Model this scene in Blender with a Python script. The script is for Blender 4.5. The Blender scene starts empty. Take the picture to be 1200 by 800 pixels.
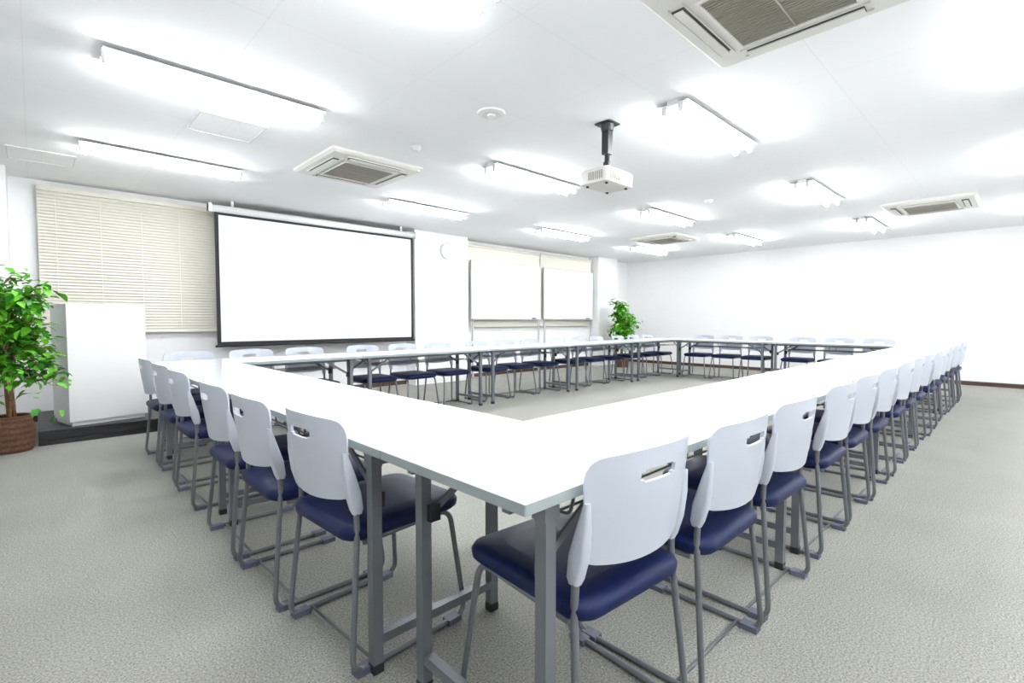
import bpy, math, random
from mathutils import Vector, Matrix
random.seed(7)
scene = bpy.context.scene
COL = scene.collection
D = 0.045
H = 2.62+D; CAMH = 1.08+D

# ------------------------------------------------------------------ materials
def mat(name, color, rough=0.5, metal=0.0, noise=0.0, nscale=20, bump=0.0, bscale=200, emis=None, spec=0.5, coat=0.0):
    m = bpy.data.materials.new(name); m.use_nodes = True
    nt = m.node_tree; b = nt.nodes['Principled BSDF']
    b.inputs['Base Color'].default_value = (*color, 1)
    b.inputs['Roughness'].default_value = rough
    b.inputs['Metallic'].default_value = metal
    b.inputs['Specular IOR Level'].default_value = spec
    b.inputs['Coat Weight'].default_value = coat
    tc = nt.nodes.new('ShaderNodeTexCoord')
    if noise > 0:
        n = nt.nodes.new('ShaderNodeTexNoise'); n.inputs['Scale'].default_value = nscale
        n.inputs['Detail'].default_value = 3
        nt.links.new(tc.outputs['Object'], n.inputs['Vector'])
        r = nt.nodes.new('ShaderNodeValToRGB')
        r.color_ramp.elements[0].position = 0.3; r.color_ramp.elements[1].position = 0.7
        r.color_ramp.elements[0].color = (*[c*(1-noise) for c in color], 1)
        r.color_ramp.elements[1].color = (*[min(1, c*(1+noise)) for c in color], 1)
        nt.links.new(n.outputs['Fac'], r.inputs['Fac'])
        nt.links.new(r.outputs['Color'], b.inputs['Base Color'])
    if bump > 0:
        n2 = nt.nodes.new('ShaderNodeTexNoise'); n2.inputs['Scale'].default_value = bscale
        nt.links.new(tc.outputs['Object'], n2.inputs['Vector'])
        bp = nt.nodes.new('ShaderNodeBump'); bp.inputs['Strength'].default_value = bump
        bp.inputs['Distance'].default_value = 0.005
        nt.links.new(n2.outputs['Fac'], bp.inputs['Height'])
        nt.links.new(bp.outputs['Normal'], b.inputs['Normal'])
    if emis:
        b.inputs['Emission Color'].default_value = (*emis[0], 1)
        b.inputs['Emission Strength'].default_value = emis[1]
    return m

M = {}
M['wall'] = mat('wall_paint', (0.88, 0.88, 0.885), 0.85, noise=0.008, nscale=6, bump=0.1, bscale=150)
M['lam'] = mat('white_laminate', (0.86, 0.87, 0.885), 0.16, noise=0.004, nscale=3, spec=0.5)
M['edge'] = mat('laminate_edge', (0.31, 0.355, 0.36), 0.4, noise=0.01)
M['steel'] = mat('grey_painted_steel', (0.15, 0.165, 0.185), 0.38, 0.3, noise=0.03)
M['chairsteel'] = mat('chair_grey_tube', (0.15, 0.16, 0.175), 0.35, 0.3, noise=0.03)
M['blackplastic'] = mat('black_plastic', (0.012, 0.013, 0.017), 0.45, noise=0.05)
M['back'] = mat('white_chair_plastic', (0.53, 0.57, 0.64), 0.35, noise=0.006)
M['navy'] = mat('navy_vinyl', (0.003, 0.010, 0.055), 0.48, noise=0.10, nscale=60, bump=0.12, bscale=400, spec=0.22)
M['glide'] = mat('bluegrey_glide', (0.10, 0.11, 0.16), 0.5, noise=0.03)
M['white'] = mat('white_enamel', (0.80, 0.805, 0.81), 0.4, noise=0.005)
M['acbody'] = mat('ac_offwhite', (0.70, 0.69, 0.65), 0.45, noise=0.006)
M['acdark'] = mat('ac_vent_dark', (0.055, 0.05, 0.04), 0.7, noise=0.05)
M['acslat'] = mat('ac_slat', (0.34, 0.315, 0.265), 0.5, noise=0.03)
M['tube'] = mat('lit_tube', (1, 1, 1), 0.4, emis=((0.965, 0.985, 1.0), 52))
M['screen'] = mat('screen_fabric', (0.74, 0.755, 0.78), 0.9, noise=0.004)
M['black'] = mat('screen_black_border', (0.009, 0.009, 0.011), 0.7, noise=0.05)
M['blind'] = mat('cream_blind', (0.745, 0.72, 0.635), 0.6, noise=0.015, nscale=10)
M['roller'] = mat('cream_roller_fabric', (0.745, 0.72, 0.635), 0.8, noise=0.015, nscale=10)
M['alu'] = mat('aluminium', (0.6, 0.6, 0.6), 0.35, 0.8, noise=0.02)
M['frame'] = mat('light_grey_frame', (0.50, 0.51, 0.52), 0.45, noise=0.02)
M['glass'] = mat('window_glass', (0.55, 0.62, 0.66), 0.1, noise=0.01)
M['stage'] = mat('black_stained_wood', (0.009, 0.009, 0.012), 0.45, noise=0.35, nscale=9, bump=0.2, bscale=40)
M['basket'] = mat('woven_basket', (0.11, 0.045, 0.022), 0.7, noise=0.4, nscale=60, bump=0.5, bscale=80)
M['soil'] = mat('soil_moss', (0.05, 0.07, 0.02), 0.95, noise=0.4, nscale=50, bump=0.6)
M['bark'] = mat('bark', (0.20, 0.10, 0.045), 0.8, noise=0.3, nscale=30, bump=0.5, bscale=60)
M['leaf'] = mat('leaf_green', (0.025, 0.18, 0.010), 0.45, noise=0.4, nscale=7)
M['leaf2'] = mat('leaf_light_green', (0.12, 0.42, 0.02), 0.45, noise=0.3, nscale=7)
M['brown'] = mat('brown_vinyl_baseboard', (0.06, 0.03, 0.022), 0.6, noise=0.1)
M['clockface'] = mat('clock_face', (0.74, 0.74, 0.74), 0.5, noise=0.004)
M['board'] = mat('whiteboard_enamel', (0.74, 0.77, 0.81), 0.3, noise=0.003)
M['lens'] = mat('projector_lens', (0.02, 0.02, 0.04), 0.05, noise=0.02)

def carpet():
    m = mat('carpet', (0.4, 0.39, 0.35), 0.95, spec=0.1)
    nt = m.node_tree; b = nt.nodes['Principled BSDF']
    tc = nt.nodes.new('ShaderNodeTexCoord')
    n = nt.nodes.new('ShaderNodeTexNoise'); n.inputs['Scale'].default_value = 140; n.inputs['Detail'].default_value = 6
    n.inputs['Roughness'].default_value = 0.9
    v = nt.nodes.new('ShaderNodeTexNoise'); v.inputs['Scale'].default_value = 2.2; v.inputs['Detail'].default_value = 5
    nt.links.new(tc.outputs['Object'], n.inputs['Vector']); nt.links.new(tc.outputs['Object'], v.inputs['Vector'])
    r = nt.nodes.new('ShaderNodeValToRGB')
    e = r.color_ramp.elements
    e[0].position = 0.39; e[0].color = (0.11, 0.108, 0.098, 1)
    e[1].position = 0.61; e[1].color = (0.49, 0.485, 0.445, 1)
    nt.links.new(n.outputs['Fac'], r.inputs['Fac'])
    r2 = nt.nodes.new('ShaderNodeValToRGB')
    r2.color_ramp.elements[0].position = 0.3; r2.color_ramp.elements[0].color = (0.90, 0.90, 0.90, 1)
    r2.color_ramp.elements[1].position = 0.7; r2.color_ramp.elements[1].color = (1, 1, 1, 1)
    nt.links.new(v.outputs['Fac'], r2.inputs['Fac'])
    mx = nt.nodes.new('ShaderNodeMix'); mx.data_type = 'RGBA'; mx.blend_type = 'MULTIPLY'; mx.inputs['Factor'].default_value = 1
    nt.links.new(r.outputs['Color'], mx.inputs['A']); nt.links.new(r2.outputs['Color'], mx.inputs['B'])
    nt.links.new(mx.outputs['Result'], b.inputs['Base Color'])
    bp = nt.nodes.new('ShaderNodeBump'); bp.inputs['Strength'].default_value = 0.25; bp.inputs['Distance'].default_value = 0.002
    nt.links.new(n.outputs['Fac'], bp.inputs['Height']); nt.links.new(bp.outputs['Normal'], b.inputs['Normal'])
    return m
M['carpet'] = carpet()

def ceilmat():
    m = mat('ceiling_board', (0.8, 0.8, 0.8), 0.9, spec=0.2)
    nt = m.node_tree; b = nt.nodes['Principled BSDF']
    tc = nt.nodes.new('ShaderNodeTexCoord')
    br = nt.nodes.new('ShaderNodeTexBrick'); br.inputs['Scale'].default_value = 1
    br.inputs['Color1'].default_value = (0.885, 0.895, 0.905, 1); br.inputs['Color2'].default_value = (0.88, 0.89, 0.905, 1)
    br.inputs['Mortar'].default_value = (0.82, 0.83, 0.84, 1)
    br.inputs['Brick Width'].default_value = 0.91; br.inputs['Row Height'].default_value = 0.91
    br.inputs['Mortar Size'].default_value = 0.0025; br.offset = 0.0
    nt.links.new(tc.outputs['Object'], br.inputs['Vector'])
    nt.links.new(br.outputs['Color'], b.inputs['Base Color'])
    n = nt.nodes.new('ShaderNodeTexNoise'); n.inputs['Scale'].default_value = 90
    nt.links.new(tc.outputs['Object'], n.inputs['Vector'])
    bp = nt.nodes.new('ShaderNodeBump'); bp.inputs['Strength'].default_value = 0.15; bp.inputs['Distance'].default_value = 0.003
    nt.links.new(n.outputs['Fac'], bp.inputs['Height']); nt.links.new(bp.outputs['Normal'], b.inputs['Normal'])
    return m
M['ceil'] = ceilmat()

# ------------------------------------------------------------------ builder
class B:
    def __init__(s): s.v=[]; s.f=[]; s.m=[]; s.s=[]; s.mats=[]; s.T=Matrix.Identity(4)
    def mi(s, k):
        if k not in s.mats: s.mats.append(k)
        return s.mats.index(k)
    def add(s, vs, fs, k, smooth=False):
        o=len(s.v); s.v += [tuple(s.T @ Vector(p)) for p in vs]
        i=s.mi(k)
        for f in fs:
            s.f.append([a+o for a in f]); s.m.append(i); s.s.append(smooth)
    def box(s, lo, hi, k, R=None):
        x0,y0,z0=lo; x1,y1,z1=hi
        vs=[(x0,y0,z0),(x1,y0,z0),(x1,y1,z0),(x0,y1,z0),(x0,y0,z1),(x1,y0,z1),(x1,y1,z1),(x0,y1,z1)]
        if R is not None: vs=[tuple(R @ Vector(p)) for p in vs]
        s.add(vs,[(0,3,2,1),(4,5,6,7),(0,1,5,4),(1,2,6,5),(2,3,7,6),(3,0,4,7)],k)
    def beam(s, a, b, w, h, k):
        a=Vector(a); b=Vector(b); d=b-a; L=d.length; d.normalize()
        up=Vector((0,0,1)) if abs(d.z)<0.95 else Vector((1,0,0))
        x=d.cross(up).normalized(); y=x.cross(d).normalized()
        vs=[]
        for t in (0,L):
            for sx,sy in ((-1,-1),(1,-1),(1,1),(-1,1)):
                vs.append(tuple(a+d*t+x*sx*w/2+y*sy*h/2))
        s.add(vs,[(0,1,2,3),(7,6,5,4),(0,4,5,1),(1,5,6,2),(2,6,7,3),(3,7,4,0)],k)
    def loft(s, rings, k, n=5, smooth=False, kcap=None):
        R=[]
        for rg in rings:
            z,hx,hy,r=rg[:4]; cx,cy=(rg[4],rg[5]) if len(rg)>4 else (0,0)
            r=min(r,hx-1e-5,hy-1e-5); pts=[]
            for q,(sx,sy) in enumerate(((1,1),(-1,1),(-1,-1),(1,-1))):
                for i in range(n+1):
                    a=math.pi/2*(q+i/n)
                    pts.append((cx+sx*(hx-r)+r*math.cos(a), cy+sy*(hy-r)+r*math.sin(a), z))
            R.append(pts)
        N=len(R[0]); vs=[p for r in R for p in r]; fs=[]
        for j in range(len(R)-1):
            for i in range(N):
                fs.append((j*N+i, j*N+(i+1)%N, (j+1)*N+(i+1)%N, (j+1)*N+i))
        s.add(vs,fs,k,smooth)
        s.add(R[0],[tuple(reversed(range(N)))],kcap or k); s.add(R[-1],[tuple(range(N))],kcap or k)
    def cyl(s, c, r, h, k, n=24, r2=None, axis='z', smooth=True):
        r2 = r if r2 is None else r2
        def P(x,y,z):
            if axis=='z': q=(x,y,z)
            elif axis=='y': q=(x,z,-y)
            else: q=(z,y,-x)
            return (c[0]+q[0],c[1]+q[1],c[2]+q[2])
        a=[P(r*math.cos(2*math.pi*i/n), r*math.sin(2*math.pi*i/n),0) for i in range(n)]
        b=[P(r2*math.cos(2*math.pi*i/n), r2*math.sin(2*math.pi*i/n),h) for i in range(n)]
        s.add(a+b,[(i,(i+1)%n,n+(i+1)%n,n+i) for i in range(n)],k,smooth)
        s.add(a,[tuple(reversed(range(n)))],k); s.add(b,[tuple(range(n))],k)
    def tube(s, pts, r, k, n=8, radii=None, smooth=True):
        P=[Vector(p) for p in pts]; m=len(P); T=[]
        for i in range(m):
            a=P[max(0,i-1)]; b=P[min(m-1,i+1)]; T.append((b-a).normalized())
        u=T[0].orthogonal().normalized(); vs=[]
        for i in range(m):
            u=(u-T[i]*u.dot(T[i])).normalized(); w=T[i].cross(u)
            rr=radii[i] if radii else r
            for j in range(n):
                a=2*math.pi*j/n; vs.append(tuple(P[i]+(u*math.cos(a)+w*math.sin(a))*rr))
        fs=[(i*n+j,i*n+(j+1)%n,(i+1)*n+(j+1)%n,(i+1)*n+j) for i in range(m-1) for j in range(n)]
        fs += [tuple(reversed(range(n))), tuple((m-1)*n+j for j in range(n))]
        s.add(vs,fs,k,smooth)
    def mesh(s,name):
        me=bpy.data.meshes.new(name); me.from_pydata(s.v,[],s.f)
        for k in s.mats: me.materials.append(M[k])
        me.polygons.foreach_set('material_index', s.m); me.polygons.foreach_set('use_smooth', s.s)
        me.update(); return me
    def obj(s,name,loc=(0,0,0),rz=0):
        return place(s.mesh(name),name,loc,rz)

def place(me,name,loc=(0,0,0),rz=0):
    o=bpy.data.objects.new(name,me); o.location=loc; o.rotation_euler=(0,0,rz); COL.objects.link(o); return o

def fillet(pts, r, n=5):
    P=[Vector(p) for p in pts]; out=[P[0]]
    for i in range(1,len(P)-1):
        a=(P[i-1]-P[i]); b=(P[i+1]-P[i]); ra=min(r,a.length*0.45,b.length*0.45)
        p0=P[i]+a.normalized()*ra; p2=P[i]+b.normalized()*ra
        for j in range(n+1):
            t=j/n; out.append(p0*(1-t)**2+P[i]*2*t*(1-t)+p2*t*t)
    out.append(P[-1]); return out

# ------------------------------------------------------------------ room shell
X0,X1,Y0,Y1 = -1.6, 11.67, -2.3, 7.6
def slab(name, lo, hi, k):
    b=B(); b.box(lo,hi,k); return b.obj(name)
slab('floor',(X0-.1,Y0-.1,-.1),(X1+.1,Y1+.1,0),'carpet')
slab('ceiling',(X0-.1,Y0-.1,H),(X1+.1,Y1+.1,H+.1),'ceil')
slab('wall_left',(X0-.1,Y0-.1,0),(X0,Y1+.1,H),'wall')
slab('wall_right',(X1,Y0-.1,0),(X1+.1,Y1+.1,H),'wall')
slab('wall_back',(X0,Y1,0),(X1,Y1+.1,H),'wall')
slab('wall_front',(X0,Y0-.1,0),(X1,Y0,H),'wall')
slab('wall_column_left',(X0,7.1,0),(-.16,Y1,H),'wall')
slab('wall_column_middle',(4.72,7.3,0),(5.88,Y1,H),'wall')
slab('wall_column_corner',(9.95,7.3,0),(10.75,Y1,H),'wall')
def basebd(name,lo,hi):
    b=B(); b.box(lo,hi,'brown'); b.obj(name)
basebd('baseboard_right',(X1-.012,Y0,0),(X1,Y1,.07))
basebd('baseboard_front',(X0,Y0,0),(X1,Y0+.012,.07))
basebd('baseboard_left',(X0,Y0,0),(X0+.012,7.1,.07))
basebd('baseboard_back',(-.16,Y1-.012,0),(4.72,Y1,.07))
basebd('baseboard_back.001',(5.88,Y1-.012,0),(9.95,Y1,.07))

def window(name,x0,x1,z0,z1):
    b=B(); y=Y1
    b.box((x0,y-.015,z0),(x1,y-.009,z1),'glass')
    for a in (x0,(x0+x1)/2-.02,x1-.04): b.box((a,y-.025,z0),(a+.04,y-.001,z1),'alu')
    b.box((x0,y-.025,z0),(x1,y-.001,z0+.04),'alu'); b.box((x0,y-.025,z1-.04),(x1,y-.001,z1),'alu')
    b.box((x0-.03,y-.028,z0-.03),(x1+.03,y-.001,z0),'white')
    b.obj(name)
window('window_1',.12,4.5,.98+D,2.45+D)
window('window_2',6.0,9.85,.98+D,2.45+D)

def venetian(name,x0,x1,z0,z1,y):
    b=B()
    b.box((x0,y-.03,z1),(x1,y+.03,z1+.05),'blind'); b.box((x0,y-.015,z0-.02),(x1,y+.015,z0),'blind')
    n=int((z1-z0)/.035)
    for i in range(n):
        z=z0+(i+.5)*(z1-z0)/n; hh=(z1-z0)/n*.62
        b.add([(x0,y-.012,z-hh),(x1,y-.012,z-hh),(x1,y-.004,z),(x0,y-.004,z),(x1,y+.012,z+hh),(x0,y+.012,z+hh)],[(0,1,2,3),(3,2,4,5)],'blind')
    for x in [x0+.15+j*(x1-x0-.3)/4 for j in range(5)]:
        b.box((x-.002,y-.017,z0),(x+.002,y-.0145,z1),'blind')
    b.obj(name)
venetian('venetian_blind',.06,1.9,.95+D,2.5+D,7.52)
venetian('venetian_blind',1.93,4.6,.95+D,2.5+D,7.52)

def roller(name,x0,x1,z0,z1,y):
    b=B(); b.cyl((x0,y,z1+.02),.03,x1-x0,'roller',axis='x',n=16)
    b.box((x0,y-.003,z0),(x1,y+.003,z1+.02),'roller')
    b.box((x0,y-.012,z0-.025),(x1,y+.012,z0),'roller'); b.obj(name)
roller('roller_blind',6.0,8.05,.97+D,2.5+D,7.5)
roller('roller_blind',8.08,9.9,.97+D,2.5+D,7.5)

def board(name,x0,x1,z0,z1,y):
    b=B(); b.box((x0,y,z0),(x1,y+.02,z1),'board'); f=.012
    for lo,hi in (((x0-f,y-.006,z0-f),(x1+f,y+.024,z0)),((x0-f,y-.006,z1),(x1+f,y+.024,z1+f)),((x0-f,y-.006,z0),(x0,y+.024,z1)),((x1,y-.006,z0),(x1+f,y+.024,z1))):
        b.box(lo,hi,'frame')
    b.box((x0,y-.06,z0-.03),(x1,y-.005,z0-.014),'frame')
    b.box((x1-.28,y-.05,z0-.014),(x1-.18,y-.02,z0+.008),'blackplastic')
    for x in (x0+.02,x1-.05):
        b.box((x,y+.0,.0),(x+.03,y+.03,z0-.014),'frame'); b.box((x,y-.2,0),(x+.03,y+.06,.03),'frame')
    b.obj(name)
board('whiteboard',6.05,7.98,1.12+D,2.22+D,7.40)
board('whiteboard',8.10,9.85,1.12+D,2.22+D,7.40)

# projection screen
b=B(); ys=7.2
b.box((1.69,ys,.75),(4.62,ys+.006,2.46),'black')
b.box((1.735,ys-.003,.80),(4.575,ys+.001,2.42),'screen')
b.T=Matrix.Translation((0,ys+.01,2.50)); 
b.tube([(1.62,0,0),(4.69,0,0)],.048,'white',n=16)
b.T=Matrix.Identity(4)
b.tube([(1.67,ys+.003,.745),(4.64,ys+.003,.745)],.014,'black',n=10)
for x in (1.64,4.67): b.box((x-.02,ys-.04,2.45),(x+.02,ys+.06,2.555),'white')
for x in (1.9,4.4): b.box((x-.015,ys,2.54),(x+.015,ys+.02,2.62),'white')
b.obj('projection_screen',(0,0,D))

# clock
b=B(); b.cyl((5.40,7.265,2.32),.15,.035,'frame',axis='y',n=40); b.cyl((5.40,7.262,2.32),.135,.004,'clockface',axis='y',n=40)
for i in range(12):
    a=i*math.pi/6; b.beam((5.40+.11*math.sin(a),7.26,2.32+.11*math.cos(a)),(5.40+.125*math.sin(a),7.26,2.32+.125*math.cos(a)),.004,.004,'alu')
b.beam((5.40,7.258,2.32),(5.44,7.258,2.38),.006,.003,'alu'); b.beam((5.40,7.258,2.32),(5.34,7.258,2.41),.004,.003,'alu')
b.obj('wall_clock',(0,0,D))

# ------------------------------------------------------------------ fluorescent lights (twin tube, winged reflector)
b=B(); L=.63
b.beam((-L,0,-.020),(L,0,-.020),.075,.040,'white')
for sgn in (-1,1):
    b.add([(-L,sgn*.037,-.036),(L,sgn*.037,-.036),(L,sgn*.115,-.026),(-L,sgn*.115,-.026),
           (-L,sgn*.037,-.028),(L,sgn*.037,-.028),(L,sgn*.115,-.020),(-L,sgn*.115,-.020)],
          [(0,1,2,3),(7,6,5,4),(3,2,6,7),(0,3,7,4),(1,5,6,2)],'white')
    for e in (-1,1):
        b.box((e*(L-.008)-.008,sgn*.06-.018,-.088),(e*(L-.008)+.008,sgn*.06+.018,-.03),'white')
    b.tube([(-L+.014,sgn*.06,-.068),(L-.014,sgn*.06,-.068)],.015,'tube',n=6)
me=b.mesh('fluorescent_ceiling_light')
for x in (.95,3.9,6.75,9.6):
    for y in (-1.7,-.15,1.78,3.72,5.72):
        place(me,'fluorescent_ceiling_light',(x,y,H))

# ------------------------------------------------------------------ AC cassettes
b=B(); 
b.loft([(0,.475,.475,.03),(-.02,.475,.475,.03),(-.04,.45,.45,.03)][::-1],'acbody',n=4)
for q in range(4):
    b.T=Matrix.Rotation(q*math.pi/2,4,'Z')
    b.box((-.27,.325,-.046),(.27,.395,-.039),'acdark')
    b.box((-.27,.338,-.058),(.27,.385,-.052),'acbody')
    b.box((-.30,.395,-.05),(.30,.402,-.039),'acbody'); b.box((-.30,.318,-.05),(.30,.325,-.039),'acbody')
b.T=Matrix.Identity(4)
g=.26
b.box((-g,-g,-.046),(g,g,-.039),'acdark')
for lo,hi in (((-g-.02,-g-.02,-.058),(g+.02,-g,-.039)),((-g-.02,g,-.058),(g+.02,g+.02,-.039)),((-g-.02,-g,-.058),(-g,g,-.039)),((g,-g,-.058),(g+.02,g,-.039))):
    b.box(lo,hi,'acbody')
n=26
for i in range(n):
    y=-g+(i+.5)*2*g/n; b.box((-g,y-.004,-.055),(g,y+.004,-.045),'acslat')
for x in (0,): b.box((x-.004,-g,-.056),(x+.004,g,-.045),'acslat')
me=b.mesh('ceiling_air_conditioner')
for x,y in ((2.56,.86),(2.42,4.77),(8.65,.95),(8.6,4.8)):
    place(me,'ceiling_air_conditioner',(x,y,H),math.pi/2)

# small ceiling things
b=B(); b.cyl((0,0,-.012),.10,.012,'white',n=40,r2=.105); b.cyl((0,0,-.016),.075,.004,'acbody',n=40); b.cyl((0,0,-.03),.03,.015,'white',n=24)
b.obj('ceiling_speaker',(2.5,2.82,H))
b=B(); b.cyl((0,0,-.02),.05,.02,'white',n=32); b.cyl((0,0,-.04),.03,.02,'white',n=32,r2=.05)
me=b.mesh('smoke_detector'); place(me,'smoke_detector',(2.49,3.82,H)); place(me,'smoke_detector',(6.3,2.9,H))
b=B(); b.box((-.225,-.225,-.006),(.225,.225,0),'ceil')
for lo,hi in (((-.235,-.235,-.009),(.235,-.225,0)),((-.235,.225,-.009),(.235,.235,0)),((-.235,-.225,-.009),(-.225,.225,0)),((.225,-.225,-.009),(.235,.225,0))): b.box(lo,hi,'acbody')
me=b.mesh('ceiling_access_panel'); place(me,'ceiling_access_panel',(1.16,4.49,H)); place(me,'ceiling_access_panel',(.1,6.5,H))

# projector
b=B()
b.box((-.07,-.07,-.012),(.07,.07,0),'blackplastic'); b.cyl((0,0,-.06),.045,.05,'blackplastic',n=20,r2=.055)
b.tube([(0,0,-.02),(0,0,-.33)],.020,'blackplastic',n=14); b.box((-.03,-.03,-.24),(.03,.03,-.05),'blackplastic')
b.cyl((0,0,-.36),.03,.06,'blackplastic',n=16)
for a in (45,135,225,315):
    c,s_=math.cos(math.radians(a)),math.sin(math.radians(a))
    b.beam((0,0,-.352),(.13*c,.11*s_,-.365),.018,.008,'white'); b.cyl((.13*c,.11*s_,-.385),.008,.025,'white',n=10)
b.loft([(-.495,.165,.115,.03),(-.49,.18,.13,.035),(-.40,.185,.135,.035),(-.378,.165,.115,.03)],'acbody',n=5)
b.cyl((.09,.13,-.435),.042,.03,'blackplastic',n=24,axis='y'); b.cyl((.09,.155,-.435),.03,.01,'lens',n=24,axis='y')
for i in range(7):
    b.box((-.15+i*.02,-.1375,-.47),(-.14+i*.02,-.134,-.41),'acslat'); b.box((-.187,-.09+i*.02,-.47),(-.184,-.08+i*.02,-.41),'acslat')
b.box((.02,-.1375,-.46),(.14,-.134,-.425),'acslat')
for x,y in ((.13,.09),(-.13,.09),(.13,-.09),(-.13,-.09)): b.cyl((x,y,-.505),.012,.012,'blackplastic',n=10)
b.obj('ceiling_projector',(3.29,2.34,H))

# ------------------------------------------------------------------ folding table
TZ=.70+D
b=B(); hl,hw=.8985,.299
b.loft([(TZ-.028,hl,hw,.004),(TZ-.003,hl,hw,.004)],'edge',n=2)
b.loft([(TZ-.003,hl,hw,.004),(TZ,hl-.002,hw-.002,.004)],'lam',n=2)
for y in (-.20,.20): b.box((-.86,y-.0125,TZ-.058),(.86,y+.0125,TZ-.028),'steel')
for e in (-1,1):
    x=e*(.9-.108)
    for y in (-.26,.235):
        b.box((x-.017,y-.017,.03),(x+.017,y+.017,TZ-.035),'steel')
        b.box((x-.018,y-.018,0),(x+.018,y+.018,.03),'blackplastic')
        yy=y*.90
        b.beam((x-e*.02,yy,TZ-.19),(x-e*.25,yy,TZ-.05),.008,.022,'steel')
        b.box((x-e*.02-.018,yy-.012,TZ-.22),(x-e*.02+.018,yy+.012,TZ-.17),'blackplastic')
        b.box((x-.024,y-.021,TZ-.07),(x+.024,y+.021,TZ-.03),'steel')
    b.box((x-.014,-.25,.09),(x+.014,.23,.12),'steel')
    b.box((x-.012,-.25,TZ-.06),(x+.012,.23,TZ-.03),'steel')
for y in (-.16,-.05,.06,.16): b.tube([(-.66,y,TZ-.125),(.66,y,TZ-.125)],.004,'steel',n=6)
for x in (-.62,0,.62):
    b.tube(fillet([(x,-.21,TZ-.05),(x,-.19,TZ-.13),(x,.19,TZ-.13),(x,.21,TZ-.05)],.02),.005,'steel',n=6)
tme=b.mesh('folding_table')
CX0,CY0=.72,.71
for i in range(5):
    place(tme,'folding_table',(CX0+.9+1.8*i,CY0+.3,0),0)
    place(tme,'folding_table',(CX0+.9+1.8*i,CY0+4.5,0),math.pi)
for i in range(2):
    place(tme,'folding_table',(CX0+.3,CY0+.6+.9+1.8*i,0),-math.pi/2)
    place(tme,'folding_table',(CX0+8.7,CY0+.6+.9+1.8*i,0),math.pi/2)

# ------------------------------------------------------------------ stacking chair (faces +Y, back at y=0)
def chair_mesh():
    b=B()
    Z0,Z1=.508+D,.770+D
    h0,h1=Z1-.069,Z1-.049
    zs=[Z0,Z0+.004,Z0+.012,Z0+.025,Z0+.045,Z0+.07,Z0+.1,Z0+.13,Z0+.155,Z0+.175,h0-.006,h0,h0+.006,h0+.014,h1,h1+.006,Z1-.03,Z1-.019,Z1-.01,Z1-.004,Z1]
    NS=30
    def Wd(z):
        w=.190+.022*min(1,(z-Z0)/.2)
        r=.045
        if z>Z1-r: w-= r-math.sqrt(max(0,r*r-(z-(Z1-r))**2))
        r=.025
        if z<Z0+r: w-= r-math.sqrt(max(0,r*r-((Z0+r)-z)**2))
        return w
    def P(s,z,off):
        x=s*Wd(z); t=min(1,max(0,(z-Z0)/(Z1-Z0)))
        y=.055*(abs(x)/.212)**2.2 + .035*(1-t)**1.3
        dy=.055*2.2*(abs(x)/.212)**1.2/.212*(1 if x>0 else -1)
        n=Vector((dy,-1,0)).normalized()
        return (x+n.x*off, y+n.y*off, z+.008*(1-s*s)*(1 if z>h1+.01 else 0)-.012*(1-s*s)*(1 if z<Z0+.03 else 0))
    def hole(i,j):
        z=(zs[j]+zs[j+1])/2; s=(-1+2*(i+.5)/NS); x=abs(s*Wd(z))
        if h0<z<h1 and x<.071: return True
        if h0-.006<z<h1+.006 and x<.058: return True
        return False
    nz=len(zs); th=.0045
    outer=[P(-1+2*i/NS,z,th) for z in zs for i in range(NS+1)]
    inner=[P(-1+2*i/NS,z,-th) for z in zs for i in range(NS+1)]
    N=NS+1; off=len(outer); fs=[]
    ok={(i,j) for j in range(nz-1) for i in range(NS) if not hole(i,j)}
    rim=[]
    for (i,j) in sorted(ok):
        a,b_,c,d=j*N+i,j*N+i+1,(j+1)*N+i+1,(j+1)*N+i
        fs.append((a,b_,c,d)); fs.append((off+d,off+c,off+b_,off+a))
        for (di,dj,p,q) in ((0,-1,a,b_),(1,0,b_,c),(0,1,c,d),(-1,0,d,a)):
            if (i+di,j+dj) not in ok: rim.append((q,p,off+p,off+q))
    b.add(outer+inner,fs,'back',True)
    b.add(outer+inner,rim,'back',False)
    for s in (-1,1):
        rings=[]
        for z,hx,hy,cy in ((.460,.012,.014,.098),(.476,.016,.019,.096),(.53,.017,.023,.084),(.60,.014,.017,.068),(.665,.008,.008,.056)):
            rings.append((z+D,hx,hy,.008,s*(.196+ (z-.43)*.03),cy))
        b.loft(rings,'back',n=3,smooth=True)
    for s in (-1,1):
        pts=[(s*.200,.070,.62+D),(s*.200,.098,.44+D),(s*.232,.055,.011),(s*.232,.525,.011),(s*.195,.48,.415),(s*.195,.12,.405)]
        b.tube(fillet(pts,.055,6),.010,'chairsteel',n=8)
        for y in (.095,.465):
            b.box((s*.228-.020,y-.030,0),(s*.228+.020,y+.030,.021),'glide')
    b.tube([(-.232,.14,.013),(.232,.14,.013)],.006,'chairsteel',n=8)
    for y in (.445,.16): b.tube([(-.2,y,.41),(.2,y,.41)],.009,'chairsteel',n=8)
    c=(0,.295); q=.018
    b.loft([(.385+q,.17,.185,.05,*c),(.392+q,.195,.215,.06,*c),(.402+q,.205,.225,.06,*c)],'blackplastic',n=6,smooth=True)
    b.loft([(.398+q,.205,.227,.06,*c),(.408+q,.215,.238,.065,*c),(.428+q,.218,.240,.065,*c),(.442+q,.210,.232,.06,*c),(.450+q,.188,.21,.055,*c),(.453+q,.14,.16,.05,*c)],'navy',n=7,smooth=True)
    return b.mesh('stacking_chair')
cme=chair_mesh()
rnd=random.Random(3)
def chair(x,y,rz):
    place(cme,'stacking_chair',(x,y,0),rz+math.radians(rnd.uniform(-1.2,1.2)))
g=.135
OFF=(.35,.90,1.45)
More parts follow.
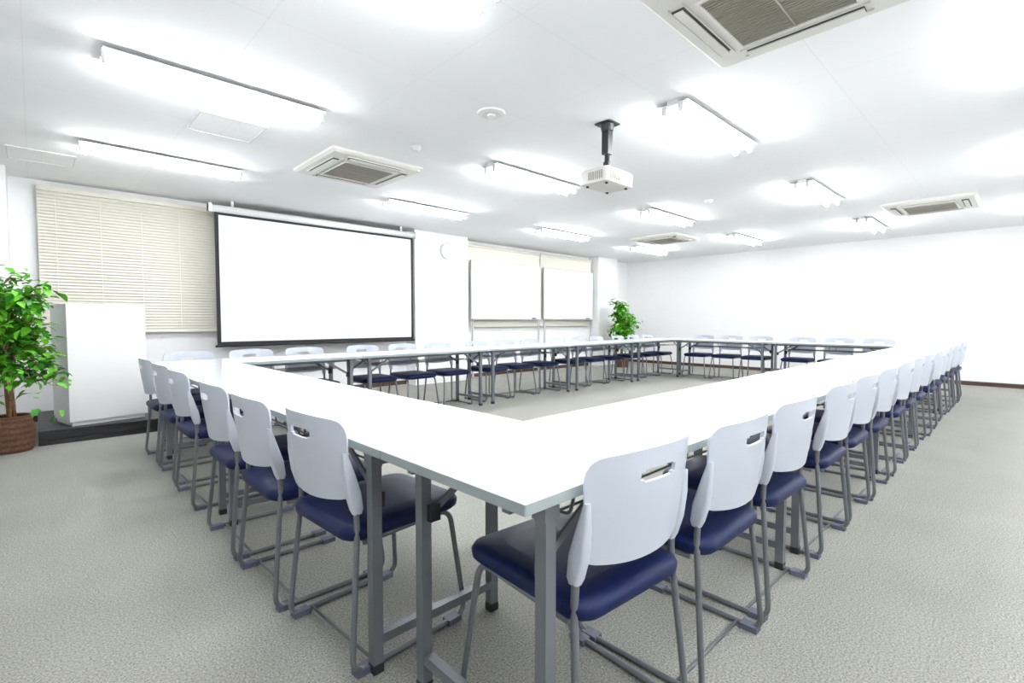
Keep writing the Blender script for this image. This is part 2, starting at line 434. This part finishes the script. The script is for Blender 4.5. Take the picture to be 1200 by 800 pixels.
for i in range(15):
    X=CX0+1.8*(i//3)+OFF[i%3]
    if i==0: place(cme,'stacking_chair',(X+.02,CY0-.10,0),math.radians(-4))
    else: chair(X, CY0-g+rnd.uniform(-.01,.01), 0)
    chair(X, CY0+4.8+g, math.pi)
place(cme,'stacking_chair',(CX0-.10,1.665,0),-math.pi/2+math.radians(3))
for y in (2.21,2.78,3.62,4.22,4.86):  chair(CX0-g+rnd.uniform(-.01,.01), y, -math.pi/2)
for i in range(6):  chair(CX0+9.0+g, 1.31+1.8*(i//3)+OFF[i%3], math.pi/2)

# ------------------------------------------------------------------ stage + lectern
b=B()
px0,px1,py0,py1=.0,1.15,6.08,7.45; ph=.13
n=8
for i in range(n):
    y=py0+i*(py1-py0)/n; b.box((px0,y+.003,ph-.025),(px1,y+(py1-py0)/n-.003,ph),'stage')
b.box((px0+.01,py0+.01,0),(px1-.01,py1-.01,ph-.025),'stage')
b.box((px0,py0-.0,.0),(px1,py0+.02,.045),'stage'); b.box((px0,py0,.05),(px1,py0+.02,ph-.03),'stage')
b.obj('stage_platform')
b=B(); w,d,h=.31,.24,1.145
b.box((-w+.02,-d+.02,0),(w-.02,d-.02,.04),'white')
b.box((-w,-d,.04),(w,-d+.02,h-.02),'white'); b.box((-w,-d+.02,.04),(-w+.02,d,h-.02),'white'); b.box((w-.02,-d+.02,.04),(w,d,h-.02),'white')
b.box((-w+.02,-d+.02,.5),(w-.02,d-.01,.52),'white'); b.box((-w+.02,-d+.02,.04),(w-.02,d-.01,.06),'white')
b.loft([(h-.02,w+.004,d+.004,.004),(h,w+.004,d+.004,.004)],'white',n=2)
b.obj('lectern',(.47,6.46,ph),math.radians(12))

# ------------------------------------------------------------------ plants
def ficus(name,loc,height,crown_r,seed,nleaf,leafsize,low=.35):
    R=random.Random(seed); b=B()
    n=28
    prof=[]; ph_=.30
    for i in range(13):
        z=ph_*i/12; r=.115+.03*math.sin(math.pi*(.15+.75*i/12))
        prof.append((z,r+(.006 if i%2 else 0)))
    vs=[(r*math.cos(2*math.pi*j/n)*(1+.02*((i+j)%2)),r*math.sin(2*math.pi*j/n)*(1+.02*((i+j)%2)),z) for i,(z,r) in enumerate(prof) for j in range(n)]
    fs=[(i*n+j,i*n+(j+1)%n,(i+1)*n+(j+1)%n,(i+1)*n+j) for i in range(12) for j in range(n)]
    fs.append(tuple(reversed(range(n)))); b.add(vs,fs,'basket')
    rr=prof[-1][1]; b.tube([(rr*math.cos(2*math.pi*j/n),rr*math.sin(2*math.pi*j/n),ph_) for j in range(n+1)],.011,'basket',n=6)
    b.cyl((0,0,ph_-.03),rr-.005,.012,'soil',n=n)
    ends=[]
    for k in range(3):
        a=k*2.1; pts=[]; rad=[]
        m=10; top=height*(.72+.08*k)
        for i in range(m+1):
            t=i/m; z=.27+t*(top-.27); tw=a+t*4
            q=.022*(1-t)+.09*t*t
            pts.append((q*math.cos(tw),q*math.sin(tw),z)); rad.append(.015*(1-.65*t))
        b.tube(pts,0,'bark',n=7,radii=rad)
        for i in range(4,m+1):
            for _ in range(3): ends.append(pts[i])
    tips=[]
    for e in ends:
        th=R.uniform(0,2*math.pi); el=R.uniform(-.5,1.0); Lb=crown_r*R.uniform(.5,.95)
        tip=Vector(e)+Vector((math.cos(th)*math.cos(el),math.sin(th)*math.cos(el),math.sin(el)*.7))*Lb
        tip.z=min(tip.z,height*.97)
        mid=(Vector(e)+tip)/2+Vector((0,0,.04)); droop=tip-Vector((0,0,.03))
        b.tube([e,mid,droop],0,'bark',n=5,radii=[.006,.004,.002]); tips.append((Vector(e),mid,droop))
    for i in range(nleaf):
        e,m_,t_=R.choice(tips); u=R.uniform(.25,1.1)
        p=e.lerp(m_,u*2) if u<.5 else m_.lerp(t_,(u-.5)*2)
        p=p+Vector((R.gauss(0,.035),R.gauss(0,.035),R.gauss(0,.035)))
        if R.random()<.10: p.z-=R.uniform(.1,low)
        Ls=leafsize*R.uniform(.7,1.25); wd=Ls*.27
        th=R.uniform(0,2*math.pi); dr=R.uniform(-.9,.3)
        d=Vector((math.cos(th)*math.cos(dr),math.sin(th)*math.cos(dr),math.sin(dr)))
        sd=d.cross(Vector((R.uniform(-.4,.4),R.uniform(-.4,.4),1))).normalized(); up=sd.cross(d).normalized()
        vs=[p,p+d*Ls*.3+sd*wd+up*wd*.3,p+d*Ls*.65+sd*wd*.8+up*wd*.2,p+d*Ls-up*Ls*.12,p+d*Ls*.65-sd*wd*.8+up*wd*.2,p+d*Ls*.3-sd*wd+up*wd*.3,p+d*Ls*.3,p+d*Ls*.65]
        b.add([tuple(q) for q in vs],[(0,1,6),(1,2,7,6),(2,3,7),(0,6,5),(6,7,4,5),(7,3,4)],R.choice(['leaf','leaf2','leaf2']),True)
    return b.obj(name,loc)
ficus('potted_ficus',(-.165,6.03,0),1.60,.39,5,1500,.095)
ficus('potted_ficus',(10.15,6.75,0),1.66,.42,9,1200,.11)

# ------------------------------------------------------------------ world, camera
w=bpy.data.worlds.new('world'); scene.world=w; w.use_nodes=True
w.node_tree.nodes['Background'].inputs[0].default_value=(.8,.88,1,1); w.node_tree.nodes['Background'].inputs[1].default_value=.5
cam=bpy.data.cameras.new('camera'); co=bpy.data.objects.new('camera',cam); COL.objects.link(co)
cam.sensor_width=36; cam.lens=582/1200*36; cam.clip_start=.02
co.location=(0,0,CAMH); co.rotation_euler=(math.radians(90-2.46),0,math.radians(46.1-90))
scene.camera=co
scene.view_settings.view_transform='Standard'
scene.view_settings.look='None'
scene.view_settings.exposure=0.66
